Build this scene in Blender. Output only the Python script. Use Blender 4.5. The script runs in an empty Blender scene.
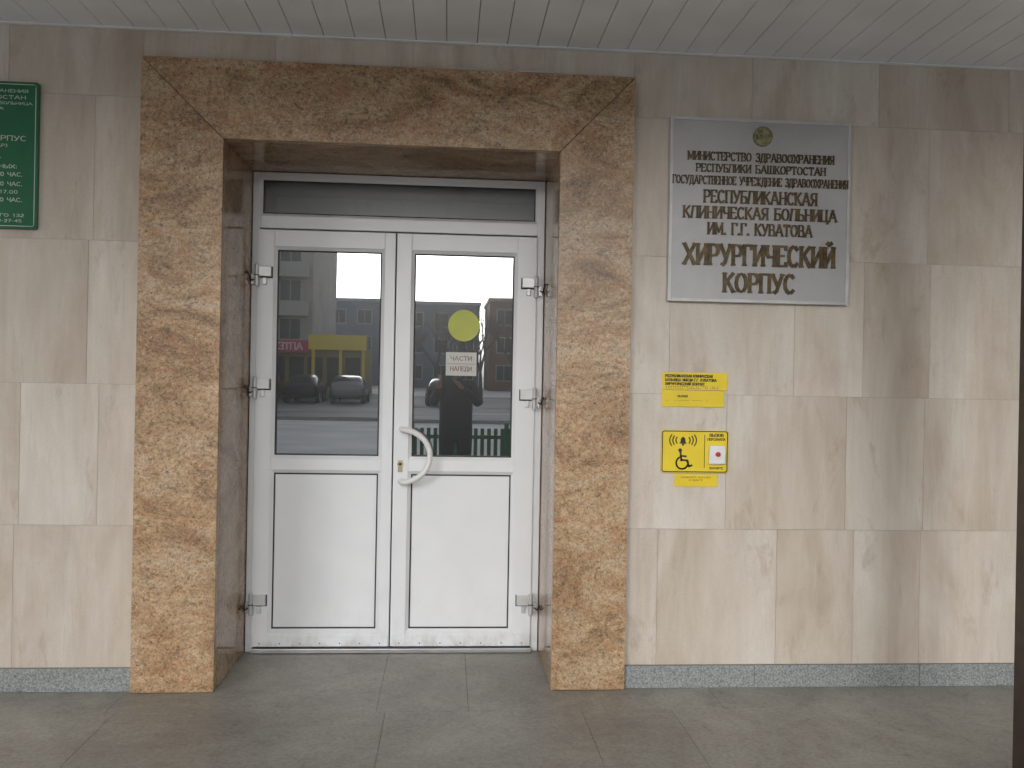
import bpy, bmesh, math, random
from mathutils import Vector, Matrix
random.seed(7)
C=bpy.context.scene.collection
# ------------------------------------------------------------------ helpers
def empty(name,parent=None):
    o=bpy.data.objects.new(name,None);C.objects.link(o)
    if parent:o.parent=parent
    return o
def mobj(name,bm,mats,parent=None,smooth=False,bevel=0,seg=2):
    me=bpy.data.meshes.new(name);bm.to_mesh(me);bm.free()
    if not isinstance(mats,(list,tuple)):mats=[mats]
    for m in mats:me.materials.append(m)
    if smooth:
        for p in me.polygons:p.use_smooth=True
    o=bpy.data.objects.new(name,me);C.objects.link(o)
    if parent:o.parent=parent
    if bevel:
        md=o.modifiers.new('bevel','BEVEL');md.width=bevel;md.segments=seg;md.limit_method='ANGLE'
    return o
def addbox(bm,x0,x1,y0,y1,z0,z1,mi=0,tint=None,layer=None):
    vs=[bm.verts.new(p) for p in((x0,y0,z0),(x1,y0,z0),(x1,y1,z0),(x0,y1,z0),(x0,y0,z1),(x1,y0,z1),(x1,y1,z1),(x0,y1,z1))]
    for idx in((3,2,1,0),(4,5,6,7),(0,1,5,4),(1,2,6,5),(2,3,7,6),(3,0,4,7)):
        f=bm.faces.new([vs[i] for i in idx]);f.material_index=mi
        if layer is not None:
            for l in f.loops:l[layer]=tint
def boxes(name,lst,mats,parent=None,bevel=0,seg=2):
    bm=bmesh.new()
    for b in lst:addbox(bm,*b)
    return mobj(name,bm,mats,parent,bevel=bevel,seg=seg)
def prism(bm,pts,y0,y1,mi=0):
    a=[bm.verts.new((x,y0,z)) for x,z in pts];b=[bm.verts.new((x,y1,z)) for x,z in pts]
    f=bm.faces.new(a);f.material_index=mi
    f=bm.faces.new(b[::-1]);f.material_index=mi
    n=len(pts)
    for i in range(n):
        f=bm.faces.new((a[i],b[i],b[(i+1)%n],a[(i+1)%n]));f.material_index=mi
def cyl(bm,p,q,r,n=16,mi=0,r2=None):
    p=Vector(p);q=Vector(q);d=(q-p);L=d.length
    M=Matrix.Translation((p+q)/2)@d.to_track_quat('Z','Y').to_matrix().to_4x4()
    g=bmesh.ops.create_cone(bm,cap_ends=True,segments=n,radius1=r,radius2=r if r2 is None else r2,depth=L,matrix=M)
    for v in g['verts']:
        for f in v.link_faces:f.material_index=mi
# ------------------------------------------------------------------ materials
class N:
    def __init__(s,name):
        s.m=bpy.data.materials.new(name);s.m.use_nodes=True;s.t=s.m.node_tree;s.n=s.t.nodes;s.l=s.t.links
        s.b=s.n['Principled BSDF']
    def new(s,t,**k):
        o=s.n.new(t)
        for a,v in k.items():setattr(o,a,v)
        return o
    def link(s,a,b):s.l.new(a,b)
    def coord(s,scale=(1,1,1),rot=(0,0,0),seed=None):
        tc=s.new('ShaderNodeTexCoord');v=tc.outputs['Object']
        if seed:
            at=s.new('ShaderNodeAttribute',attribute_name=seed)
            ml=s.new('ShaderNodeVectorMath',operation='SCALE');ml.inputs['Scale'].default_value=31
            s.link(at.outputs['Color'],ml.inputs[0])
            ad=s.new('ShaderNodeVectorMath',operation='ADD');s.link(v,ad.inputs[0]);s.link(ml.outputs[0],ad.inputs[1]);v=ad.outputs[0]
        mp=s.new('ShaderNodeMapping');mp.inputs['Scale'].default_value=scale;mp.inputs['Rotation'].default_value=rot
        s.link(v,mp.inputs['Vector']);return mp.outputs[0]
    def noise(s,vec,scale,detail=6,rough=.55,dist=0):
        n=s.new('ShaderNodeTexNoise');n.inputs['Scale'].default_value=scale;n.inputs['Detail'].default_value=detail
        n.inputs['Roughness'].default_value=rough;n.inputs['Distortion'].default_value=dist;s.link(vec,n.inputs['Vector']);return n.outputs['Fac']
    def ramp(s,fac,stops):
        r=s.new('ShaderNodeValToRGB');e=r.color_ramp.elements
        while len(e)<len(stops):e.new(.5)
        for i,(p,c) in enumerate(stops):
            e[i].position=p;e[i].color=(c,c,c,1) if isinstance(c,(int,float)) else (*c,1)
        s.link(fac,r.inputs[0]);return r.outputs[0]
    def mix(s,a,b,fac=.5,mode='MIX'):
        m=s.new('ShaderNodeMix',data_type='RGBA',blend_type=mode)
        for sock,v in((m.inputs['Factor'],fac),(m.inputs['A'],a),(m.inputs['B'],b)):
            if hasattr(v,'is_linked'):s.link(v,sock)
            else:sock.default_value=v if isinstance(v,(int,float)) else (*v,1)
        return m.outputs['Result']
    def out(s,col=None,rough=None,bump=None,bs=.2,bd=.002,spec=None,metal=None):
        if col is not None:
            if hasattr(col,'is_linked'):s.link(col,s.b.inputs['Base Color'])
            else:s.b.inputs['Base Color'].default_value=(*col,1)
        if rough is not None:
            if hasattr(rough,'is_linked'):s.link(rough,s.b.inputs['Roughness'])
            else:s.b.inputs['Roughness'].default_value=rough
        if bump is not None:
            bp=s.new('ShaderNodeBump');bp.inputs['Strength'].default_value=bs;bp.inputs['Distance'].default_value=bd
            s.link(bump,bp.inputs['Height']);s.link(bp.outputs[0],s.b.inputs['Normal'])
        if spec is not None:s.b.inputs['Specular IOR Level'].default_value=spec
        if metal is not None:s.b.inputs['Metallic'].default_value=metal
        return s.m
def simple(name,col,rough=.5,metal=0,var=.08,scale=8,spec=.5):
    k=N(name);v=k.coord();n=k.noise(v,scale,1)
    d=tuple(c*(1-var*1.5) for c in col);b=tuple(min(1,c*(1+var)) for c in col)
    return k.out(k.ramp(n,[(.3,d),(.7,b)]),rough,metal=metal,spec=spec)

def m_marble():
    k=N('travertine_marble')
    vs=k.coord((1,1,.10),seed='tint');v=k.coord(seed='tint');vm=k.coord((1,1,.38),seed='tint')
    big=k.noise(vm,2.6,4,.62,.6)
    st=k.noise(vs,6,4,.62,.25)
    st2=k.noise(vs,26,3,.6)
    base=k.ramp(big,[(.28,(.50,.425,.35)),(.44,(.61,.545,.47)),(.60,(.69,.635,.57)),(.72,(.73,.69,.64))])
    base=k.mix(base,(.42,.325,.24),k.ramp(st,[(.56,0),(.70,.36)]))
    base=k.mix(base,(.74,.71,.66),k.ramp(st,[(.30,.5),(.46,0)]))
    base=k.mix(base,k.ramp(st2,[(.3,.90),(.7,1.03)]),.7,'MULTIPLY')
    bl=k.noise(vm,5.5,4,.75,.4)
    base=k.mix(base,(.34,.25,.175),k.ramp(bl,[(.58,0),(.67,.32)]))
    grain=k.noise(v,110,2)
    base=k.mix(base,k.ramp(grain,[(.3,.90),(.7,1.04)]),.55,'MULTIPLY')
    at=k.new('ShaderNodeAttribute',attribute_name='tint')
    sp=k.new('ShaderNodeSeparateColor');k.link(at.outputs['Color'],sp.inputs[0])
    base=k.mix(base,k.ramp(sp.outputs[0],[(0,(.91,.885,.86)),(.5,(.965,.95,.935)),(1,(1.0,.99,.985))]),1,'MULTIPLY')
    return k.out(base,k.ramp(st,[(.3,.24),(.7,.36)]))
def m_granite(name,rot,rough=.3,dark=1):
    k=N(name)
    v=k.coord((1,1,1),(0,rot,0));vf=k.coord((.6,1,1.4),(0,rot,0));
    flow=k.noise(vf,3.4,6,.78,1.4);pat=k.noise(v,1.3,1)
    base=k.ramp(flow,[(.30,(.19,.11,.06)),(.41,(.32,.20,.11)),(.50,(.45,.30,.17)),(.60,(.54,.40,.26)),(.72,(.41,.33,.25))])
    fl2=k.noise(vf,12,5,.82,1.2)
    base=k.mix(base,(.40,.18,.08),k.ramp(fl2,[(.52,0),(.62,.55)]))
    base=k.mix(base,(.13,.08,.05),k.ramp(fl2,[(.35,.7),(.45,0)]))
    sp=k.noise(v,50,4,.85,.3);sp2=k.noise(v,110,2,.7)
    base=k.mix(base,(.08,.05,.035),k.ramp(sp,[(.36,.8),(.445,0)]))
    base=k.mix(base,(.66,.56,.44),k.ramp(sp,[(.56,0),(.65,.5)]))
    base=k.mix(base,k.ramp(sp2,[(.34,.42),(.45,.92),(.58,1.05),(.70,1.35)]),.75,'MULTIPLY')
    base=k.mix(base,k.ramp(pat,[(.3,.88*dark),(.7,1.10*dark)]),1,'MULTIPLY')
    return k.out(base,rough)
def m_floor():
    k=N('worn_floor_slab');w=k.coord()
    n=k.noise(w,1.3,5,.7,.8);g=k.noise(w,55,2,.7);s=k.noise(w,5.5,5,.8,.9);m2=k.noise(w,16,4,.8)
    base=k.ramp(n,[(.32,(.235,.222,.195)),(.5,(.30,.288,.258)),(.66,(.365,.352,.32))])
    base=k.mix(base,k.ramp(s,[(.34,.66),(.45,.98),(.66,1.12)]),.8,'MULTIPLY')
    base=k.mix(base,k.ramp(m2,[(.36,.76),(.48,1),(.64,1.08)]),.5,'MULTIPLY')
    base=k.mix(base,k.ramp(g,[(.3,.72),(.6,1.08)]),.7,'MULTIPLY')
    at=k.new('ShaderNodeAttribute',attribute_name='tint');sp=k.new('ShaderNodeSeparateColor');k.link(at.outputs['Color'],sp.inputs[0])
    base=k.mix(base,k.ramp(sp.outputs[0],[(0,.95),(1,1.03)]),1,'MULTIPLY')
    return k.out(base,k.ramp(s,[(.3,.36),(.7,.6)]),bump=g,bs=.12)
def m_plinth():
    k=N('grey_granite');v=k.coord();a=k.noise(v,110,3,.8)
    base=k.ramp(a,[(.32,(.10,.11,.11)),(.48,(.25,.275,.275)),(.66,(.42,.44,.44))])
    return k.out(base,.4)
def m_pvc():
    k=N('white_pvc');v=k.coord();n=k.noise(v,2.5,2,.6);d=k.noise(k.coord((2,2,1.2)),6,4,.7)
    tc=k.new('ShaderNodeTexCoord');sx=k.new('ShaderNodeSeparateXYZ');k.link(tc.outputs['Object'],sx.inputs[0])
    base=k.ramp(n,[(.3,(.80,.83,.87)),(.7,(.86,.885,.92))])
    low=k.ramp(sx.outputs[2],[(0.0,.9),(.06,.40),(.12,.08),(.5,.0)])
    dirt=k.mix(low,k.ramp(d,[(.44,0),(.70,1)]),1,'MULTIPLY')
    base=k.mix(base,(.33,.30,.26),dirt)
    return k.out(base,.3)
def m_mirror(name,refl,tint=(.9,.95,1),body=(.012,.014,.014)):
    k=N(name);k.out(body,.25)
    gl=k.new('ShaderNodeBsdfGlossy');gl.inputs['Roughness'].default_value=0.006;gl.inputs['Color'].default_value=(*tint,1)
    v=k.coord();n=k.noise(v,1.4,1)
    bp=k.new('ShaderNodeBump');bp.inputs['Strength'].default_value=.012;bp.inputs['Distance'].default_value=.01
    k.link(n,bp.inputs['Height']);k.link(bp.outputs[0],gl.inputs['Normal'])
    mx=k.new('ShaderNodeMixShader');mx.inputs[0].default_value=refl
    k.link(k.b.outputs[0],mx.inputs[1]);k.link(gl.outputs[0],mx.inputs[2]);k.link(mx.outputs[0],k.n['Material Output'].inputs[0]);return k.m
M_marble=m_marble();M_gr=m_granite('brown_granite',.9);M_gr2=m_granite('brown_granite_lintel',-.5);M_grj=m_granite('brown_granite_polished',.9,.12)
M_floor=m_floor();M_pl=m_plinth();M_pvc=m_pvc();M_glass=m_mirror('door_glass',.33,body=(.02,.024,.026));M_tr=m_mirror('transom_glass',.05,body=(.024,.032,.034))
M_mortar=simple('mortar',(.32,.27,.22),.9);M_gasket=simple('rubber_gasket',(.025,.025,.028),.6)
M_white=simple('white_paint',(.82,.83,.84),.35,var=.03);M_ceil=simple('white_ceiling_slat',(.86,.88,.91),.4,var=.04,scale=3)
M_metal=simple('grey_metal',(.45,.46,.47),.35,.8);M_dark=simple('dark_gap',(.02,.02,.02),.8)
M_screw=simple('screw_grey',(.2,.2,.2),.5)
M_brown=simple('dark_brown_cladding',(.05,.032,.025),.35,var=.2,scale=20)
M_yel=simple('yellow_plastic',(.84,.64,.03),.4,var=.04);M_yel2=simple('yellow_sticker',(.55,.60,.12),.5,var=.06)
M_black=simple('black_print',(.02,.02,.02),.5);M_green=simple('green_board',(.008,.13,.056),.35,var=.06)
M_paper=simple('paper',(.62,.62,.60),.6,var=.03);M_print=simple('brown_print',(.22,.12,.09),.6)
M_red=simple('red_button',(.55,.04,.03),.35);M_gold=simple('aged_gold',(.105,.072,.032),.4,.35,var=.35,scale=30)
M_foam=simple('sealant',(.55,.53,.48),.8)
def m_plaque():
    k=N('brushed_silver_plate');b=k.noise(k.coord(),2.2,4,.6,.5)
    g=k.noise(k.coord(),90,2)
    base=k.ramp(b,[(.3,(.40,.40,.41)),(.7,(.50,.50,.505))]);base=k.mix(base,k.ramp(g,[(.3,.96),(.7,1.03)]),1,'MULTIPLY')
    return k.out(base,.38,metal=.2)
M_plq=m_plaque()
# ------------------------------------------------------------------ stroke lettering
def bowl(x0,x1,yb,yt):
    r=(yt-yb)/2;rx=min(r,(x1-x0)*.6);cx=x1-rx
    return [(x0,yt)]+[(cx+rx*math.cos(math.radians(a)),yb+r+r*math.sin(math.radians(a))) for a in(90,60,30,0,-30,-60,-90)]+[(x0,yb)]
def ell(cx,cy,rx,ry,a0=0,a1=360,n=12):
    return [(cx+rx*math.cos(math.radians(a0+(a1-a0)*i/n)),cy+ry*math.sin(math.radians(a0+(a1-a0)*i/n))) for i in range(n+1)]
G={'А':(.78,[[(0,0),(.39,1)],[(.39,1),(.78,0)],[(.13,.33),(.65,.33)]]),
'Б':(.6,[[(.6,1),(.05,1)],[(.05,1),(.05,0)],bowl(.05,.6,0,.55)]),
'В':(.62,[[(.05,0),(.05,1)],bowl(.05,.55,.53,1),bowl(.05,.62,0,.53)]),
'Г':(.55,[[(.05,0),(.05,1)],[(.05,1),(.55,1),(.55,.82)]]),
'Д':(.75,[[(0,-.18),(0,0),(.75,0),(.75,-.18)],[(.12,0),(.24,1),(.62,1),(.62,0)]]),
'Е':(.58,[[(.05,1),(.05,0)],[(.56,.84),(.56,1),(.05,1)],[(.05,0),(.58,0),(.58,.16)],[(.05,.52),(.45,.52)]]),
'Ж':(1.0,[[(.5,0),(.5,1)],[(0,1),(.5,.5),(1,1)],[(0,0),(.5,.5),(1,0)]]),
'З':(.58,[[(.05,.85),(.2,1),(.4,1),(.55,.87),(.55,.66),(.4,.53),(.2,.53)],[(.4,.53),(.58,.4),(.58,.15),(.42,0),(.18,0),(.02,.15)]]),
'И':(.68,[[(.05,1),(.05,0)],[(.05,.05),(.63,.95)],[(.63,1),(.63,0)]]),
'Й':(.68,[[(.05,1),(.05,0)],[(.05,.05),(.63,.95)],[(.63,1),(.63,0)],[(.2,1.24),(.34,1.15),(.48,1.24)]]),
'К':(.65,[[(.05,0),(.05,1)],[(.62,1),(.08,.46)],[(.22,.6),(.65,0)]]),
'Л':(.7,[[(0,0),(.18,1)],[(.18,1),(.65,1)],[(.65,1),(.65,0)]]),
'М':(.86,[[(.05,0),(.05,1)],[(.05,1),(.43,.2),(.81,1)],[(.81,1),(.81,0)]]),
'Н':(.68,[[(.05,0),(.05,1)],[(.63,0),(.63,1)],[(.05,.52),(.63,.52)]]),
'О':(.74,[ell(.37,.5,.34,.5)]),
'П':(.68,[[(.05,0),(.05,1)],[(.63,0),(.63,1)],[(.05,1),(.63,1)]]),
'Р':(.6,[[(.05,0),(.05,1)],bowl(.05,.6,.45,1)]),
'С':(.68,[ell(.37,.5,.34,.5,45,315,10)]),
'Т':(.66,[[(.33,0),(.33,1)],[(.02,.84),(.02,1),(.64,1),(.64,.84)]]),
'У':(.66,[[(0,1),(.36,.36)],[(.66,1),(.3,.1),(.18,0),(.06,.04)]]),
'Х':(.7,[[(0,1),(.7,0)],[(.7,1),(0,0)]]),
'Ц':(.72,[[(.05,1),(.05,0)],[(.6,1),(.6,0)],[(.05,0),(.72,0),(.72,-.2)]]),
'Ч':(.62,[[(.05,1),(.05,.6),(.18,.44),(.57,.44)],[(.57,1),(.57,0)]]),
'Ь':(.58,[[(.05,1),(.05,0)],bowl(.05,.58,0,.53)]),
'Ы':(.85,[[(.05,1),(.05,0)],bowl(.05,.55,0,.53),[(.8,1),(.8,0)]]),
'Ш':(.95,[[(.05,1),(.05,0)],[(.47,1),(.47,0)],[(.9,1),(.9,0)],[(.05,0),(.9,0)]]),
'Я':(.62,[[(.57,0),(.57,1)],[(.62-x,y) for x,y in bowl(.05,.6,.45,1)],[(.35,.45),(0,0)]]),
'.':(.18,[[(.09,0),(.09,.1)]]),':':(.18,[[(.09,.05),(.09,.15)],[(.09,.6),(.09,.7)]]),'-':(.4,[[(.05,.45),(.35,.45)]]),
'(':(.28,[[(.24,1.1),(.08,.8),(.08,.2),(.24,-.1)]]),')':(.28,[[(.04,1.1),(.2,.8),(.2,.2),(.04,-.1)]]),
'0':(.6,[ell(.3,.5,.26,.5)]),'1':(.4,[[(.05,.8),(.25,1),(.25,0)]]),'2':(.58,[[(.04,.8),(.2,1),(.4,1),(.54,.8),(.5,.6),(.04,0),(.56,0)]]),
'4':(.6,[[(.45,0),(.45,1),(.04,.32),(.58,.32)]]),'5':(.58,[[(.5,1),(.1,1),(.06,.56),(.35,.62),(.54,.45),(.54,.18),(.35,0),(.04,.06)]]),
'7':(.55,[[(.02,1),(.54,1),(.2,0)]]),'9':(.58,[ell(.3,.7,.24,.3),[(.54,.7),(.5,.3),(.2,0)]])}
G['Ё']=G['Е'];G['3']=G['З']
def seg(bm,p,q,t,y0,y1,mi=0,ext=.5):
    p=Vector(p);q=Vector(q);d=q-p
    if d.length<1e-7:return
    d.normalize();n=Vector((-d.y,d.x))*t/2;p=p-d*t*ext;q=q+d*t*ext
    prism(bm,[(p+n)[:],(p-n)[:],(q-n)[:],(q+n)[:]],y0,y1,mi)
def text(bm,s,cx,zc,h,width=None,t=.14,yf=0.0,depth=.001,serif=False,gap=.16,mi=0,contrast=.62):
    W=0
    for ch in s:W+=(.42 if ch==' ' else G[ch][0])+gap
    W-=gap
    sx=h if width is None else width/W
    x=cx-W*sx/2;z0=zc-h/2;k=0
    for ch in s:
        if ch==' ':x+=(.42+gap)*sx;continue
        w,st=G[ch]
        for pl in st:
            P=[(x+a*sx,z0+b*h) for a,b in pl]
            yo=yf-(k%9)*.00012;k+=1
            for i in range(len(P)-1):
                dx=abs(P[i+1][0]-P[i][0]);dz=abs(P[i+1][1]-P[i][1])
                th=t*(contrast if dx>dz*1.6 else 1)*min(h,sx*1.25)
                seg(bm,P[i],P[i+1],th,yo-(i%2)*.00005,yf+depth,mi,.3)
            if serif:
                for e,o in((0,1),(-1,-2)):
                    a,b=pl[e];c,d=pl[o]
                    if(abs(b)<.02 or abs(b-1)<.02) and abs(d-b)>abs(c-a):
                        X,Z=P[e];s2=.17*sx;seg(bm,(X-s2,Z),(X+s2,Z),.08*h,yf-.0014-(k%5)*.0001,yf+depth,mi,0)
        x+=(w+gap)*sx
# ------------------------------------------------------------------ wall
wall=empty('marble_tile_wall')
def rnd():return(random.random(),random.random(),random.random(),1)
bm=bmesh.new();L=bm.loops.layers.float_color.new('tint')
rows=[(.112,.79),(.79,1.465),(1.465,2.15),(2.15,2.84),(2.84,3.163)]
right=[[.898,1.06,1.67,2.07,2.42,2.95,3.6,4.3,5.0,5.8,6.6,7.4],[.898,1.40,2.02,2.43,3.05,3.7,4.4,5.1,5.8,6.6,7.4],[.898,1.10,1.74,2.10,2.45,3.1,3.7,4.4,5.1,5.8,6.6,7.4],
[.898,1.35,1.76,2.43,3.0,3.7,4.4,5.1,5.8,6.6,7.4],[.898,1.5,2.16,2.85,3.5,4.4,5.1,5.8,6.6,7.4]]
left=[[-1.48,-2.04,-2.7,-3.4,-4.1,-4.8,-5.6,-6.4],[-1.48,-1.66,-2.02,-2.7,-3.4,-4.1,-4.8,-5.6,-6.4],[-1.48,-1.72,-2.35,-3.0,-3.7,-4.4,-5.2,-6.4],[-1.48,-1.70,-2.38,-3.0,-3.7,-4.4,-5.2,-6.4],[-1.48,-2.1,-2.8,-3.5,-4.2,-5.0,-6.4]]
g=.0007
for r,(z0,z1) in enumerate(rows):
    for a,b in zip(right[r],right[r][1:]):
        addbox(bm,a+g,b-g,random.uniform(-.0006,.0004),.003,z0+g,z1-g,0,rnd(),L)
    for b,a in zip(left[r],left[r][1:]):
        addbox(bm,a+g,b-g,random.uniform(-.0006,.0004),.003,z0+g,z1-g,0,rnd(),L)
for a,b in zip([-1.48,-.86,-.2,.45],[-.86,-.2,.45,.898]):addbox(bm,a+g,b-g,0,.003,3.027,3.162,0,rnd(),L)
mobj('marble_tiles',bm,M_marble,wall)
boxes('masonry',[(-6.4,-1.12,.0035,1.2,-.2,9),(.56,7.4,.0035,1.2,-.2,9),(-1.12,.56,.0035,1.2,2.70,9),(-1.12,.56,.75,1.2,-.2,2.70)],M_mortar,wall)
lst=[]
for xs in([.9,1.56,2.42,3.3,4.2,5.2,6.2,7.4],[-6.4,-5.2,-4.2,-3.2,-2.3,-1.482]):
    for a,b in zip(xs,xs[1:]):lst.append((a+.001,b-.001,-.016,.003,0.0,.11))
boxes('granite_plinth',lst,M_pl,wall,bevel=.002)
# ------------------------------------------------------------------ portal
portal=empty('granite_door_portal')
xo0,xo1,zo=-1.478,.896,3.024;xi0,xi1,zi=-1.09,.53,2.645;e=.0016
def pc(name,polys,mat,y0=-.04,y1=.003):
    bm=bmesh.new()
    for p in polys:prism(bm,p,y0,y1)
    bmesh.ops.recalc_face_normals(bm,faces=bm.faces)
    return mobj(name,bm,mat,portal,bevel=.002,seg=2)
pc('left_pilaster',[[(xo0,0.002),(xi0,0.002),(xi0,zi-e),(xo0,zo-e)]],M_gr)
pc('right_pilaster',[[(xi1,0.002),(xo1,0.002),(xo1,zo-e),(xi1,zi-e)]],M_gr)
pc('lintel',[[(xi0,zi+e),(xi1,zi+e),(xo1,zo+e),(xo0,zo+e)]],M_gr2)
boxes('left_jamb',[(xi0-.028,xi0-.001,.0035,.66,0.002,zi)],M_grj,portal,bevel=.001)
boxes('right_jamb',[(xi1+.001,xi1+.028,.0035,.66,0.002,zi)],M_grj,portal,bevel=.001)
boxes('soffit',[(xi0-.028,xi1+.028,.0035,.66,zi+.001,zi+.03)],M_grj,portal)
bm=bmesh.new()
xx=.02
while xx<.47:
    w=random.uniform(.02,.07);addbox(bm,xx,xx+w,-.03-random.uniform(0,.012),-.001,3.027,3.032+random.uniform(0,.006));xx+=w*.98
mobj('sealant_strip',bm,M_foam,portal,bevel=.002)
# ------------------------------------------------------------------ door
door=empty('pvc_double_door')
yF=.60
boxes('outer_frame',[(-1.088,-1.046,yF,yF+.07,0,2.643),(.486,.528,yF,yF+.07,0,2.643),(-1.046,.486,yF,yF+.07,2.612,2.643),(-1.046,.486,yF,yF+.07,2.335,2.405)],M_pvc,door,bevel=.004)
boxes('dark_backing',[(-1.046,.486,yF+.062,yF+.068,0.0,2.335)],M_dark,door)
def ring(bm,x0,x1,z0,z1,w,ya,yb,mi=0):
    o=[(x0,z0),(x1,z0),(x1,z1),(x0,z1)];i=[(x0+w,z0+w),(x1-w,z0+w),(x1-w,z1-w),(x0+w,z1-w)]
    O=[bm.verts.new((x,ya,z)) for x,z in o];I=[bm.verts.new((x,yb,z)) for x,z in i]
    O2=[bm.verts.new((x,ya+.03,z)) for x,z in o];I2=[bm.verts.new((x,yb+.02,z)) for x,z in i]
    for a in range(4):
        b=(a+1)%4
        for q in((O[a],O[b],I[b],I[a]),(I[a],I[b],I2[b],I2[a]),(O[b],O[a],O2[a],O2[b])):
            f=bm.faces.new(q);f.material_index=mi
def pane(name,x0,x1,z0,z1,mat,y,tilt=0):
    o=boxes(name,[(x0,x1,-.003,.003,-(z1-z0)/2,(z1-z0)/2)],mat,door)
    o.location=(0,y,(z0+z1)/2);o.rotation_euler=(math.radians(tilt),0,0);return o
bm=bmesh.new();ring(bm,-1.046,.486,2.405,2.612,.012,yF+.002,yF+.012);mobj('transom_bead',bm,M_pvc,door)
bm=bmesh.new();ring(bm,-1.034,.474,2.417,2.600,.006,yF+.0115,yF+.013);mobj('transom_gasket',bm,M_gasket,door)
pane('transom_glass',-1.036,.476,2.414,2.603,M_tr,yF+.024)
def leaf(nm,x0,x1,gx0,gx1):
    y=.585;z0,z1=.032,2.325;gz0,gz1=1.086,2.216;pz0,pz1=.128,.988
    b=.016
    L=[(x0,gx0-b,y,y+.06,z0,z1),(gx1+b,x1,y,y+.06,z0,z1),(gx0-b,gx1+b,y,y+.06,gz1+b,z1),(gx0-b,gx1+b,y,y+.06,pz1+b,gz0-b),(gx0-b,gx1+b,y,y+.06,z0,pz0-b)]
    boxes(nm+'_stiles_and_rails',L,M_pvc,door,bevel=.0035)
    bm=bmesh.new();ring(bm,gx0-b,gx1+b,gz0-b,gz1+b,b,y+.004,y+.016);ring(bm,gx0-b,gx1+b,pz0-b,pz1+b,b,y+.004,y+.016);mobj(nm+'_glazing_beads',bm,M_pvc,door)
    bm=bmesh.new()
    for a,c in((gz0,gz1),(pz0,pz1)):
        ring(bm,gx0,gx1,a,c,.0080,y+.0155,y+.017)
    mobj(nm+'_gasket',bm,M_gasket,door)
    pane(nm+'_glass',gx0,gx1,gz0,gz1,M_glass,y+.026,.35 if nm[0]=='l' else .3)
    boxes(nm+'_lower_panel',[(gx0,gx1,y+.020,y+.03,pz0,pz1)],M_pvc,door)
    boxes(nm+'_kick_strip',[(x0+.006,x1-.006,y-.006,y-.0005,.034,.098)],M_pvc,door,bevel=.002)
    bm=bmesh.new()
    for k in range(7):
        X=x0+.05+(x1-x0-.1)*k/6;cyl(bm,(X,y-.008,.052),(X,y-.005,.052),.004,8)
    mobj(nm+'_screws',bm,M_screw,door)
leaf('left_leaf',-1.056,-.3025,-.947,-.378);leaf('right_leaf',-.2955,.486,-.196,.361)
boxes('threshold',[(-1.05,.49,.56,.62,0.002,.026)],M_metal,door,bevel=.003)
bm=bmesh.new()
for sx,X,zs in((1,-1.052,(2.07,1.455,.27)),(-1,.482,(2.045,1.42,.27))):
    for z in zs:
        cyl(bm,(X,.562,z-.06),(X,.562,z+.06),.0125,14)
        a,b=sorted((X+sx*.008,X+sx*.078));addbox(bm,a,b,.560,.5845,z-.006,z+.050)
        a,b=sorted((X-sx*.008,X-sx*.034));addbox(bm,a,b,.574,.60,z-.050,z+.008)
        a,b=sorted((X+sx*.03,X+sx*.052));addbox(bm,a,b,.566,.5842,z-.050,z-.012)
mobj('hinges',bm,simple('hinge_metal',(.62,.63,.64),.35,.3),door,bevel=.003)
bm=bmesh.new()
for sx,X,zs in((1,-1.052,(2.07,1.455,.27)),(-1,.482,(2.045,1.42,.27))):
    for z in zs:
        a,b=sorted((X+sx*.012,X+sx*.082));addbox(bm,a,b,.580,.5849,z-.013,z-.0065)
        addbox(bm,X-.0135,X+.0135,.548,.5835,z-.003,z+.002)
        a,b=sorted((X+sx*.0785,X+sx*.083));addbox(bm,a,b,.578,.5849,z-.010,z+.050)
mobj('hinge_gaps',bm,M_gasket,door)
bm=bmesh.new()
for X,zs in((-1.083,(2.07,1.455,.27)),(.52,(2.045,1.42,.27))):
    for z in zs:
        s=1 if X<0 else -1
        pts=[(X+s*.02,.58,z-.02),(X,.56,z-.03),(X-s*.004,.50,z+.01),(X-s*.004,.45,z+.0)]
        for a,b in zip(pts,pts[1:]):cyl(bm,a,b,.004,6)
mobj('closer_cables',bm,M_gasket,door)
arc=[(-.252,.583,1.24),(-.252,.545,1.24),(-.235,.520,1.238)]
for i in range(0,13):
    a=math.radians(80-160*i/12);arc.append((-.245+.155*math.cos(a),.515,1.095+.145*math.sin(a)))
arc+=[(-.235,.520,.952),(-.25,.545,.95),(-.25,.583,.95)]
cu=bpy.data.curves.new('handle','CURVE');cu.dimensions='3D';sp=cu.splines.new('NURBS');sp.points.add(len(arc)-1)
for p,q in zip(sp.points,arc):p.co=(*q,1)
sp.use_endpoint_u=True;sp.order_u=4;cu.bevel_depth=.0155;cu.bevel_resolution=5;cu.resolution_u=8;cu.materials.append(M_white)
ho=bpy.data.objects.new('pull_handle',cu);C.objects.link(ho);ho.parent=door
bm=bmesh.new()
for z in(1.24,.95):cyl(bm,(-.251,.578,z),(-.251,.5848,z),.024,20)
mobj('handle_rosettes',bm,M_white,door)
bm=bmesh.new();cyl(bm,(-.256,.577,1.045),(-.256,.5848,1.045),.017,20);addbox(bm,-.269,-.243,.580,.5849,1.0,1.065);mobj('lock_escutcheon',bm,simple('brass_lock',(.42,.36,.2),.35,.6),door)
bm=bmesh.new();cyl(bm,(-.256,.5755,1.045),(-.256,.5772,1.045),.008,12);mobj('keyhole',bm,M_dark,door)
bm=bmesh.new();cyl(bm,(.083,.6035,1.822),(.083,.6055,1.822),.088,40);mobj('yellow_circle_sticker',bm,M_yel2,door)
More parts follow.
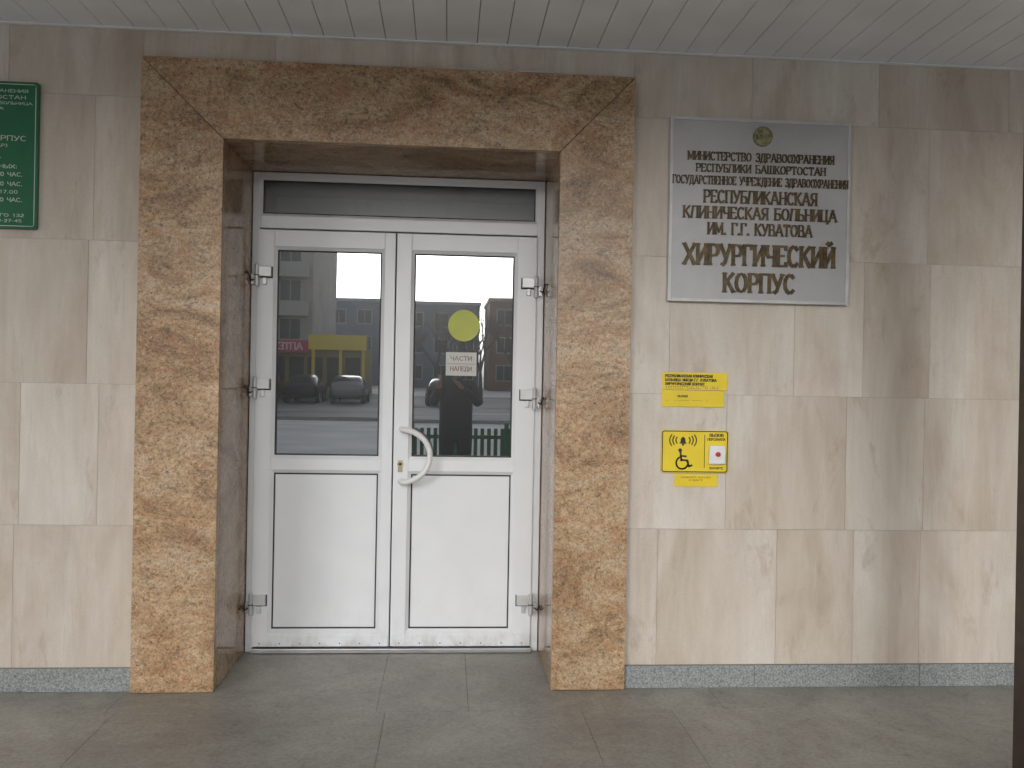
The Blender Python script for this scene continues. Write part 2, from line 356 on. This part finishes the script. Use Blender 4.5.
boxes('paper_notice',[(-.014,.157,.6015,.6032,1.541,1.672)],M_paper,door)
bm=bmesh.new();text(bm,'ЧАСТИ',.071,1.638,.024,.118,.16,.6008,.0006);text(bm,'НАЛЕДИ',.071,1.580,.024,.118,.16,.6008,.0006);addbox(bm,-.008,.151,.6008,.6014,1.606,1.608);mobj('paper_print',bm,M_print,door)
# ------------------------------------------------------------------ plaque
pq=empty('hospital_plaque')
boxes('plate',[(1.092,1.987,-.034,-.006,1.942,2.828)],M_plq,pq,bevel=.002)
boxes('plate_rim',[(1.078,1.093,-.038,-.004,1.927,2.843),(1.986,2.001,-.038,-.004,1.927,2.843),(1.093,1.986,-.038,-.004,2.827,2.843),(1.093,1.986,-.038,-.004,1.927,1.943)],simple('plaque_rim',(.58,.58,.58),.4,.2),pq,bevel=.002)
bm=bmesh.new()
for s,z,h,w,t in(('МИНИСТЕРСТВО ЗДРАВООХРАНЕНИЯ',2.652,.040,.745,.17),('РЕСПУБЛИКИ БАШКОРТОСТАН',2.593,.038,.66,.17),('ГОСУДАРСТВЕННОЕ УЧРЕЖДЕНИЕ ЗДРАВООХРАНЕНИЯ',2.532,.040,.895,.18),
 ('РЕСПУБЛИКАНСКАЯ',2.452,.060,.575,.18),('КЛИНИЧЕСКАЯ БОЛЬНИЦА',2.372,.056,.78,.18),('ИМ. Г.Г. КУВАТОВА',2.292,.056,.53,.18),('ХИРУРГИЧЕСКИЙ',2.163,.098,.765,.20),('КОРПУС',2.025,.090,.36,.20)):
    text(bm,s,1.54,z,h,w,t,-.0395,.004,True,.17)
mobj('raised_letters',bm,M_gold,pq)
bm=bmesh.new();cyl(bm,(1.545,-.041,2.758),(1.545,-.033,2.758),.050,32);mobj('emblem',bm,simple('emblem_green_gold',(.24,.24,.13),.4,.3,var=.4,scale=60),pq)
bm=bmesh.new()
pl=ell(1.545,2.758,.043,.043,n=20)
for a,b in zip(pl,pl[1:]):seg(bm,a,b,.004,-.043,-.040)
pl=ell(1.545,2.758,.02,.02,n=8)
for a,b in zip(pl,pl[1:]):seg(bm,a,b,.004,-.043,-.040)
mobj('emblem_relief',bm,simple('emblem_gold',(.33,.28,.15),.4,.4),pq)
# ------------------------------------------------------------------ yellow signs
ys=empty('yellow_information_sign')
boxes('upper_sheet',[(1.066,1.397,-.008,-.0015,1.487,1.574)],M_yel,ys)
boxes('lower_sheet',[(1.066,1.380,-.0085,-.0015,1.402,1.484)],M_yel,ys)
bm=bmesh.new()
for s,x,z,h,w in(('РЕСПУБЛИКАНСКАЯ КЛИНИЧЕСКАЯ',1.20,1.556,.013,.24),('БОЛЬНИЦА ИМЕНИ Г.Г. КУВАТОВА',1.21,1.536,.013,.26),('ХИРУРГИЧЕСКИЙ КОРПУС',1.18,1.516,.013,.20),('ВЫЗОВ',1.17,1.455,.010,.05)):
    text(bm,s,x,z,h,w,.24,-.0092,.001)
for r in range(2):
    for k in range(30):
        if random.random()<.75:addbox(bm,1.085+k*.009,1.0885+k*.009,-.0092,-.008,1.493+r*.008,1.4965+r*.008)
for k in range(24):
    if random.random()<.7:addbox(bm,1.085+k*.009,1.088+k*.009,-.0092,-.008,1.432,1.435)
mobj('print',bm,M_black,ys)
cp=empty('disabled_call_button_panel')
def rrect(x0,x1,z0,z1,r,n=5):
    P=[]
    for cx,cz,a in((x1-r,z0+r,-90),(x1-r,z1-r,0),(x0+r,z1-r,90),(x0+r,z0+r,180)):
        for i in range(n+1):
            t=math.radians(a+90*i/n);P.append((cx+r*math.cos(t),cz+r*math.sin(t)))
    return P
bm=bmesh.new();prism(bm,rrect(1.066,1.406,1.073,1.285,.014),-.012,-.0015);mobj('panel',bm,M_yel,cp)
bm=bmesh.new()
P=rrect(1.071,1.401,1.078,1.280,.011);P.append(P[0])
for a,b in zip(P,P[1:]):seg(bm,a,b,.0045,-.0128,-.0118)
seg(bm,(1.285,1.10),(1.285,1.262),.003,-.0127,-.0118)
w=ell(1.172,1.122,.030,.030,110,380,16)
for a,b in zip(w,w[1:]):seg(bm,a,b,.008,-.0130,-.0118)
for a,b in(((1.163,1.175),(1.168,1.135)),((1.168,1.137),(1.196,1.135)),((1.196,1.135),(1.208,1.105)),((1.208,1.105),(1.220,1.110)),((1.166,1.157),(1.19,1.155))):seg(bm,a,b,.009,-.0131,-.0118)
cyl(bm,(1.161,-.0132,1.185),(1.161,-.0118,1.185),.0095,14)
prism(bm,[(1.155,1.218),(1.195,1.218),(1.188,1.226),(1.186,1.243),(1.175,1.254),(1.164,1.243),(1.162,1.226)],-.0130,-.0118)
cyl(bm,(1.175,-.0131,1.213),(1.175,-.0118,1.213),.006,10)
for r in(.036,.052,.068):
    for s in(1,-1):
        ar=[(1.175+s*(r*math.cos(t)),1.235+r*math.sin(t)*.75) for t in(-.55,-.28,0,.28,.55)]
        for a,b in zip(ar,ar[1:]):seg(bm,a,b,.0055,-.0129,-.0118)
text(bm,'ВЫЗОВ',1.345,1.262,.014,.07,.24,-.0129,.001);text(bm,'ПЕРСОНАЛА',1.345,1.241,.012,.09,.22,-.0129,.001);text(bm,'ЗВОНИТЕ',1.345,1.097,.010,.07,.2,-.0129,.001)
mobj('black_pictograms',bm,M_black,cp)
boxes('button_housing',[(1.305,1.388,-.034,-.0125,1.118,1.212)],M_white,cp,bevel=.007,seg=3)
bm=bmesh.new();cyl(bm,(1.347,-.042,1.168),(1.347,-.0335,1.168),.012,20);mobj('red_push_button',bm,M_red,cp)
nt=empty('yellow_note')
boxes('sheet',[(1.136,1.355,-.006,-.0015,1.004,1.066)],M_yel,nt)
bm=bmesh.new();text(bm,'НАЖМИТЕ КНОПКУ',1.245,1.050,.008,.15,.2,-.0068,.001);text(bm,'И ЖДИТЕ',1.245,1.036,.008,.07,.2,-.0068,.001);mobj('print',bm,simple('faint_print',(.35,.25,.03),.6),nt)
# ------------------------------------------------------------------ green sign
gs=empty('green_information_board')
bm=bmesh.new();prism(bm,rrect(-2.78,-1.952,2.19,2.882,.01),-.022,-.002);mobj('board',bm,M_green,gs,bevel=.001)
bm=bmesh.new()
P=rrect(-2.765,-1.964,2.202,2.870,.01);P.append(P[0])
for a,b in zip(P,P[1:]):seg(bm,a,b,.003,-.0229,-.0218)
for s,z,h,w,cx in(('МИНИСТЕРСТВО ЗДРАВООХРАНЕНИЯ',2.838,.014,.62,-2.31),('РЕСПУБЛИКИ БАШКОРТОСТАН',2.808,.016,.60,-2.31),('РЕСПУБЛИКАНСКАЯ КЛИНИЧЕСКАЯ БОЛЬНИЦА',2.780,.012,.66,-2.31),('ИМЕНИ Г.Г. КУВАТОВА',2.754,.012,.40,-2.31),
 ('ХИРУРГИЧЕСКИЙ КОРПУС',2.615,.022,.59,-2.30),('(СТАЦИОНАР)',2.580,.013,.22,-2.2),('ЧАСЫ ПРИЕМА',2.528,.016,.32,-2.28),('БОЛЬНЫХ:',2.482,.017,.17,-2.13),
 ('С 14.00 ДО 19.00 ЧАС.',2.445,.018,.34,-2.19),('С 10.00 ДО 12.00 ЧАС.',2.400,.018,.34,-2.19),('С 17.00',2.362,.015,.12,-2.10),('С 15.00 ДО 19.00 ЧАС.',2.325,.018,.34,-2.19),
 ('УЛ. ДОСТОЕВСКОГО 132',2.252,.013,.40,-2.21),('ТЕЛ. 279-27-45',2.226,.013,.22,-2.13)):
    text(bm,s,cx,z,h,w,.17,-.0228,.001)
mobj('white_lettering',bm,simple('white_print',(.6,.68,.62),.5),gs)
# ------------------------------------------------------------------ canopy
can=empty('entrance_canopy')
bm=bmesh.new();x=-6.4
while x<7.3:
    addbox(bm,x+.0015,x+.1465,-3.36,-.004,3.165,3.18);x+=.148
mobj('ceiling_slats',bm,M_ceil,can,bevel=.003,seg=2)
boxes('canopy_slab',[(-6.4,7.4,-3.4,.0,3.184,3.5)],simple('slab_grey',(.2,.2,.2),.8),can)
boxes('fascia',[(-6.45,7.45,-3.46,-3.4,3.15,3.75)],M_ceil,can)
boxes('wall_trim',[(-6.4,7.4,-.025,-.0015,3.1645-.006,3.1645)],M_ceil,can)
def column(name,x,y,w=.4,top=3.165):
    o=empty(name)
    boxes('shaft',[(x,x+w,y,y+w,.12,top-.06)],M_brown,o,bevel=.006)
    boxes('base',[(x-.02,x+w+.02,y-.02,y+w+.02,.002,.12)],M_pl,o,bevel=.004)
    boxes('capital',[(x-.015,x+w+.015,y-.015,y+w+.015,top-.06,top-.001)],M_brown,o,bevel=.004)
column('canopy_column',2.036,-1.68,.36);column('canopy_column.001',4.8,-3.35);column('canopy_column.002',-4.4,-3.35)
# ------------------------------------------------------------------ floor & ground
bm=bmesh.new();L=bm.loops.layers.float_color.new('tint')
y=.6
while y>-5.4:
    x=-6.4+random.uniform(-.3,0);d=random.choice([.6,.9,.9])
    while x<7.4:
        w=random.choice([.42,.9,.9,1.2]);addbox(bm,x+.0008,x+w-.0008,y-d+.0008,y-.0008,-.04,random.uniform(-.0006,0),0,rnd(),L);x+=w
    y-=d
mobj('entrance_floor',bm,M_floor,None)
M_asph=N('asphalt');v=M_asph.coord();a=M_asph.noise(v,.25,3,.6,.5)
M_asph=M_asph.out(M_asph.ramp(a,[(.35,(.08,.08,.08)),(.6,(.20,.20,.205))]),.7)
M_pave=simple('bounce_paving',(.62,.62,.63),.75,var=.12,scale=.6);M_kerb=simple('kerb_stone',(.35,.35,.34),.8);M_bounce=simple('bounce_ground',(.68,.69,.70),.9,var=.15,scale=.5)  # paving and ground whitened to bounce light up under the canopy
boxes('floor_bed',[(-6.5,7.5,-5.5,.75,-.2,-.045)],simple('floor_grout',(.12,.11,.1),.9))
boxes('ground',[(-400,400,-600,100,-.6,-.16)],M_bounce)
boxes('forecourt_pavement',[(-60,60,-24,-5.5,-.155,-.12)],M_pave)
boxes('road',[(-300,300,-38,-26,-.155,-.15)],M_asph)
boxes('parking_lot',[(-60,60,-60,-38.2,-.155,-.146)],M_asph)
boxes('road_kerb',[(-300,300,-24.2,-24.0,-.155,0.0)],M_kerb)
boxes('road_markings',[(x,x+3,-32.1,-31.95,-.149,-.1465) for x in range(-90,90,9)],M_white)
# ------------------------------------------------------------------ things across the street (seen in the door glass)
def building(name,x0,x1,yf,depth,floors,fh,colw,wallc,winc=(.05,.06,.07),balc=False,z0=-.15):
    o=empty(name);mw=simple(name+'_wall',wallc,.8,var=.12,scale=.4);mg=simple(name+'_window',winc,.15);mf=simple(name+'_trim',tuple(.30+c*.4 for c in wallc),.7)
    H=floors*fh+.6
    boxes('walls',[(x0,x1,yf-depth,yf,z0,z0+H)],mw,o)
    boxes('parapet',[(x0-.15,x1+.15,yf-depth-.15,yf+.15,z0+H,z0+H+.35)],mf,o)
    wi=[];fr=[];ba=[]
    n=max(1,int((x1-x0)/colw));cw=(x1-x0)/n
    for f in range(floors):
        for k in range(n):
            cx=x0+(k+.5)*cw;zb=z0+f*fh+1.1
            fr.append((cx-.85,cx+.85,yf+.002,yf+.05,zb-.1,zb+1.6))
            wi.append((cx-.75,cx-.03,yf+.051,yf+.07,zb,zb+1.5));wi.append((cx+.03,cx+.75,yf+.051,yf+.07,zb,zb+1.5))
            if balc and k%3==1 and f:ba.append((cx-1.4,cx+1.4,yf+.08,yf+1.2,zb-1.2,zb-.1))
    boxes('window_frames',fr,mf,o);boxes('windows',wi,mg,o)
    if ba:boxes('balconies',ba,mf,o)
    return o
building('apartment_tower',-27,-10.3,-62,14,14,2.9,3.0,(.44,.41,.39),balc=True)
building('office_building',-14,3.5,-96,12,3,3.0,2.6,(.13,.17,.22))
building('brick_building',4.2,20,-86,12,3,2.9,3.0,(.20,.11,.08))
building('panel_building',-60,-32,-90,12,9,2.9,3.2,(.5,.5,.48),balc=True)
building('panel_building.001',24,60,-80,12,9,2.9,3.2,(.5,.5,.48),balc=True)
kiosk=empty('yellow_shop')
boxes('walls',[(-12.4,-5.6,-60,-54.5,-.15,3.0)],simple('shop_wall',(.30,.24,.08),.7),kiosk)
boxes('yellow_fascia',[(-9.3,-5.5,-54.5,-53.9,2.9,3.9)],M_yel,kiosk)
boxes('pink_fascia',[(-12.5,-9.3,-54.5,-53.9,2.7,3.5)],simple('pink_sign',(.6,.04,.12),.5),kiosk)
boxes('shop_windows',[(-11.9+i*1.25,-10.95+i*1.25,-54.49,-54.4,.4,2.4) for i in range(5)],simple('shop_glass',(.03,.035,.04),.1),kiosk)
boxes('posts',[(-9.1,-8.9,-54.2,-54.0,-.15,2.9),(-7.3,-7.1,-54.2,-54.0,-.15,2.9),(-5.8,-5.6,-54.2,-54.0,-.15,2.9)],M_yel,kiosk)
bm=bmesh.new();text(bm,'АПТЕКА',0,0,.45,2.4,.18,0,.02);mobj('sign_letters',bm,M_white,kiosk).matrix_world=Matrix.Translation((-10.9,-53.86,3.1))@Matrix.Rotation(math.pi,4,'Z')
fence=empty('green_picket_fence')
M_gf=simple('green_fence_paint',(.015,.22,.09),.45)
boxes('pickets',[(-.45+i*.09,-.40+i*.09,-6.34,-6.31,-.12,.82) for i in range(42)],M_gf,fence)
boxes('rails',[(-.5,3.35,-6.31,-6.27,.15,.20),(-.5,3.35,-6.31,-6.27,.68,.73)],M_gf,fence)
boxes('posts',[(-.5+i*1.27,-.44+i*1.27,-6.36,-6.3,-.16,.9) for i in range(4)],M_gf,fence)
M_tyre=simple('tyre',(.02,.02,.02),.85);M_cg=simple('car_glass',(.02,.025,.03),.06);M_lamp=simple('headlamp',(.7,.72,.75),.15);M_hub=simple('wheel_hub',(.4,.4,.42),.3,.8)
def car(name,loc,rz,col):
    o=empty(name);o.location=loc;o.rotation_euler=(0,0,rz)
    mp=simple(name+'_paint',col,.22,.3)
    st=[(-2.15,.40,.62,.66,.62),(-2.05,.28,.80,.86,.76),(-1.5,.22,.86,.96,.84),(-.75,.20,.90,1.0,.86),(-.15,.20,.92,1.38,.87),(.5,.20,.93,1.45,.87),(1.15,.20,.94,1.40,.87),(1.75,.24,.93,1.12,.84),(2.05,.30,.90,.98,.78),(2.18,.42,.80,.84,.66)]
    bm=bmesh.new();R=[]
    for x,zb,zm,zt,w in st:
        wt=w*(.72 if zt-zm>.2 else .86)
        R.append([bm.verts.new(p) for p in((x,-w*.9,zb),(x,-w,(zb+zm)/2),(x,-w*.97,zm),(x,-wt,zt-.03),(x,-wt*.6,zt),(x,wt*.6,zt),(x,wt,zt-.03),(x,w*.97,zm),(x,w,(zb+zm)/2),(x,w*.9,zb))])
    for i in range(len(R)-1):
        for j in range(10):
            f=bm.faces.new((R[i][j],R[i+1][j],R[i+1][(j+1)%10],R[i][(j+1)%10]))
            big=st[i][3]-st[i][2]>.2 or st[i+1][3]-st[i+1][2]>.2
            if big and j in(2,6):f.material_index=1
            if j in(3,4,5) and i in(3,6) :f.material_index=1
    bm.faces.new(R[0][::-1]);bm.faces.new(R[-1])
    bmesh.ops.recalc_face_normals(bm,faces=bm.faces)
    b=mobj('body',bm,[mp,M_cg],o,smooth=True);md=b.modifiers.new('s','SUBSURF');md.levels=2;md.render_levels=2
    bm=bmesh.new()
    for x in(-1.35,1.35):
        for s in(-1,1):cyl(bm,(x,s*.66,.31),(x,s*.86,.31),.31,24)
    mobj('tyres',bm,M_tyre,o,bevel=.03)
    bm=bmesh.new()
    for x in(-1.35,1.35):
        for s in(-1,1):cyl(bm,(x,s*.855,.31),(x,s*.875,.31),.19,16)
    mobj('hubs',bm,M_hub,o)
    boxes('lamps',[(-2.12,-2.0,-.66,-.38,.60,.74),(-2.12,-2.0,.38,.66,.60,.74)],M_lamp,o,bevel=.02)
    boxes('bumper_grille',[(-2.17,-2.08,-.35,.35,.42,.56),(-2.17,-2.1,-.26,.26,.60,.70)],M_tyre,o)
cols=[(.03,.03,.035),(.3,.3,.32),(.05,.02,.02),(.03,.03,.04),(.28,.28,.29),(.03,.05,.12),(.02,.02,.02),(.04,.04,.05),(.05,.06,.07),(.2,.02,.02),(.03,.03,.03)]
for i,(x,y,c) in enumerate(zip((-14.5,-11.9,-9.6,-7.4,-5.1,-2.7,-.3,6,-8.4,-6.1,-10.8),(-41.5,)*8+(-48.5,)*3,cols)):
    car('parked_car' if i==0 else 'parked_car.%03d'%i,(x,y+random.uniform(-.4,.4),-.146),math.radians(90+random.uniform(-3,3)),c)
M_bark=simple('bark',(.06,.05,.045),.9)
def tree(name,x,y,h,seed):
    R=random.Random(seed);bm=bmesh.new()
    def br(p,d,l,r,lv):
        q=p+d*l;cyl(bm,p,q,r,5 if lv<3 else 3,0,r*.62)
        if lv>=6:return
        for _ in range(3 if lv<5 else 2):
            a=Vector((R.uniform(-1,1),R.uniform(-1,1),R.uniform(-.2,.9)));nd=(d*1.0+a*.62).normalized()
            br(p+d*l*R.uniform(.7,1),nd,l*R.uniform(.62,.82),r*.6,lv+1)
    br(Vector((0,0,0)),Vector((R.uniform(-.05,.05),0,1)),h*.27,h*.022,0)
    o=mobj(name,bm,M_bark);o.location=(x,y,-.16);return o
for i,(x,y,h) in enumerate(((2.5,-62,8.5),(5.5,-64,9),(-1,-66,8),(-4,-70,7.5),(8.5,-66,9),(.8,-72,8))):tree('bare_tree' if not i else 'bare_tree.%03d'%i,x,y,h,i+3)
# ------------------------------------------------------------------ photographer
per=empty('person')
M_coat=simple('dark_coat',(.02,.02,.024),.8);M_skin=simple('skin',(.5,.3,.22),.5);M_hair=simple('hair',(.03,.02,.015),.6)
def skin(name,V,E,mat,root=0,sub=2):
    me=bpy.data.meshes.new(name);me.from_pydata([v[:3] for v in V],E,[]);o=bpy.data.objects.new(name,me);C.objects.link(o);o.parent=per
    md=o.modifiers.new('skin','SKIN');md.use_smooth_shade=True
    for i,v in enumerate(V):
        s=me.skin_vertices[0].data[i];s.radius=(v[3],v[4] if len(v)>4 else v[3]);s.use_root=(i==root)
    s=o.modifiers.new('sub','SUBSURF');s.levels=sub;s.render_levels=sub;me.materials.append(mat);return o
px,py=.10,-4.85
V=[(px,py,.92,.19,.13),(px,py,1.12,.18,.125),(px,py,1.32,.20,.13),(px,py,1.44,.11,.09),(px,py+.01,1.51,.058,.058),
(px-.19,py,1.41,.078),(px-.27,py+.14,1.20,.062),(px-.20,py+.38,1.38,.048),
(px+.19,py,1.41,.078),(px+.27,py+.14,1.20,.062),(px+.08,py+.38,1.38,.048),
(px-.10,py,.84,.12),(px-.11,py,.48,.08),(px-.11,py,.10,.05),(px-.12,py+.14,.05,.04),
(px+.10,py,.84,.12),(px+.11,py,.48,.08),(px+.11,py,.10,.05),(px+.12,py+.14,.05,.04)]
E=[(0,1),(1,2),(2,3),(3,4),(2,5),(5,6),(6,7),(2,8),(8,9),(9,10),(0,11),(11,12),(12,13),(13,14),(0,15),(15,16),(16,17),(17,18)]
skin('clothed_body',V,E,M_coat)
hx,hy,hz=px,py+.03,1.635
V=[(hx,hy-.005,hz-.15,.055),(hx,hy,hz-.08,.062,.075),(hx,hy,hz,.078,.095),(hx,hy-.005,hz+.07,.07,.085),(hx,hy-.01,hz+.11,.035,.04)]
skin('head',V,[(0,1),(1,2),(2,3),(3,4)],M_skin)
V=[(hx,hy-.03,hz,.082,.085),(hx,hy-.02,hz+.075,.082,.098),(hx,hy-.02,hz+.125,.045,.055)]
skin('hair',V,[(0,1),(1,2)],M_hair)
bm=bmesh.new()
for s in(-1,1):bmesh.ops.create_uvsphere(bm,u_segments=10,v_segments=8,radius=.011,matrix=Matrix.Translation((hx+s*.032,hy+.085,hz+.005)))
addbox(bm,hx-.022,hx+.022,hy+.084,hy+.09,hz-.072,hz-.064);mobj('eyes_and_mouth',bm,M_hair,per)
bm=bmesh.new();cyl(bm,(hx,hy+.085,hz+.0),(hx,hy+.105,hz-.035),.008,8,0,.014)
for s in(-1,1):bmesh.ops.create_uvsphere(bm,u_segments=8,v_segments=6,radius=.022,matrix=Matrix.Translation((hx+s*.08,hy,hz-.005))@Matrix.Diagonal((.4,.8,1.3,1)))
mobj('nose_and_ears',bm,M_skin,per,smooth=True)
boxes('phone',[(-.085,.075,-4.350,-4.341,1.462,1.540)],M_gasket,per,bevel=.003)
for s,wx,tx in((-1,px-.20,-.085),(1,px+.08,.075)):
    V=[(wx,py+.38,1.38,.030,.022),(wx*.5+tx*.5,py+.43,1.43,.038,.02),(tx+s*.015,py+.46,1.465,.036,.016)];E=[(0,1),(1,2)]
    skin('palm',V,E,M_skin,0,2)
    for k in range(4):
        z=1.470+k*.018
        skin('finger',[(tx+s*.014,py+.455,z,.009),(tx+s*.012,py+.49,z+.003,.0085),(tx-s*.006,py+.512,z+.003,.008),(tx-s*.02,py+.514,z+.002,.007)],[(0,1),(1,2),(2,3)],M_skin,0,1)
    skin('thumb',[(tx+s*.01,py+.44,1.455,.011),(tx-s*.005,py+.475,1.462,.010),(tx-s*.022,py+.49,1.472,.009)],[(0,1),(1,2)],M_skin,0,1)
# ------------------------------------------------------------------ light, world, camera
el,az=math.radians(13),math.radians(198)
w=bpy.data.worlds.new('World');bpy.context.scene.world=w;w.use_nodes=True;nt_=w.node_tree
sky=nt_.nodes.new('ShaderNodeTexSky');sky.sky_type='NISHITA';sky.sun_disc=False;sky.sun_elevation=el;sky.sun_rotation=az;sky.air_density=1.2;sky.dust_density=4
hs=nt_.nodes.new('ShaderNodeHueSaturation');hs.inputs['Saturation'].default_value=.12;hs.inputs['Value'].default_value=1.75
bg=nt_.nodes['Background'];nt_.links.new(sky.outputs[0],hs.inputs['Color']);nt_.links.new(hs.outputs[0],bg.inputs[0]);bg.inputs[1].default_value=.15
sd=bpy.data.lights.new('sun','SUN');sd.energy=1.5;sd.angle=math.radians(45);sd.color=(1,.99,.98)
so=bpy.data.objects.new('sun',sd);C.objects.link(so)
dirv=Vector((math.sin(az)*math.cos(el),math.cos(az)*math.cos(el),math.sin(el)))
so.rotation_euler=dirv.to_track_quat('Z','Y').to_euler()
cd=bpy.data.cameras.new('camera');cam=bpy.data.objects.new('camera',cd);C.objects.link(cam)
cd.sensor_width=36;cd.lens=880/1024*36;cd.clip_start=.005;cd.clip_end=2000
psi,rho=math.radians(4.16),math.radians(1.05)
fw=Vector((math.sin(psi),math.cos(psi),0));rt=Vector((math.cos(psi),-math.sin(psi),0));up=Vector((0,0,1))
r2=rt*math.cos(rho)+up*math.sin(rho);u2=-rt*math.sin(rho)+up*math.cos(rho)
cam.matrix_world=Matrix(((r2.x,u2.x,-fw.x,0),(r2.y,u2.y,-fw.y,-4.33),(r2.z,u2.z,-fw.z,1.5),(0,0,0,1)))
bpy.context.scene.camera=cam
vs=bpy.context.scene.view_settings;vs.view_transform='Standard';vs.look='None';vs.exposure=0
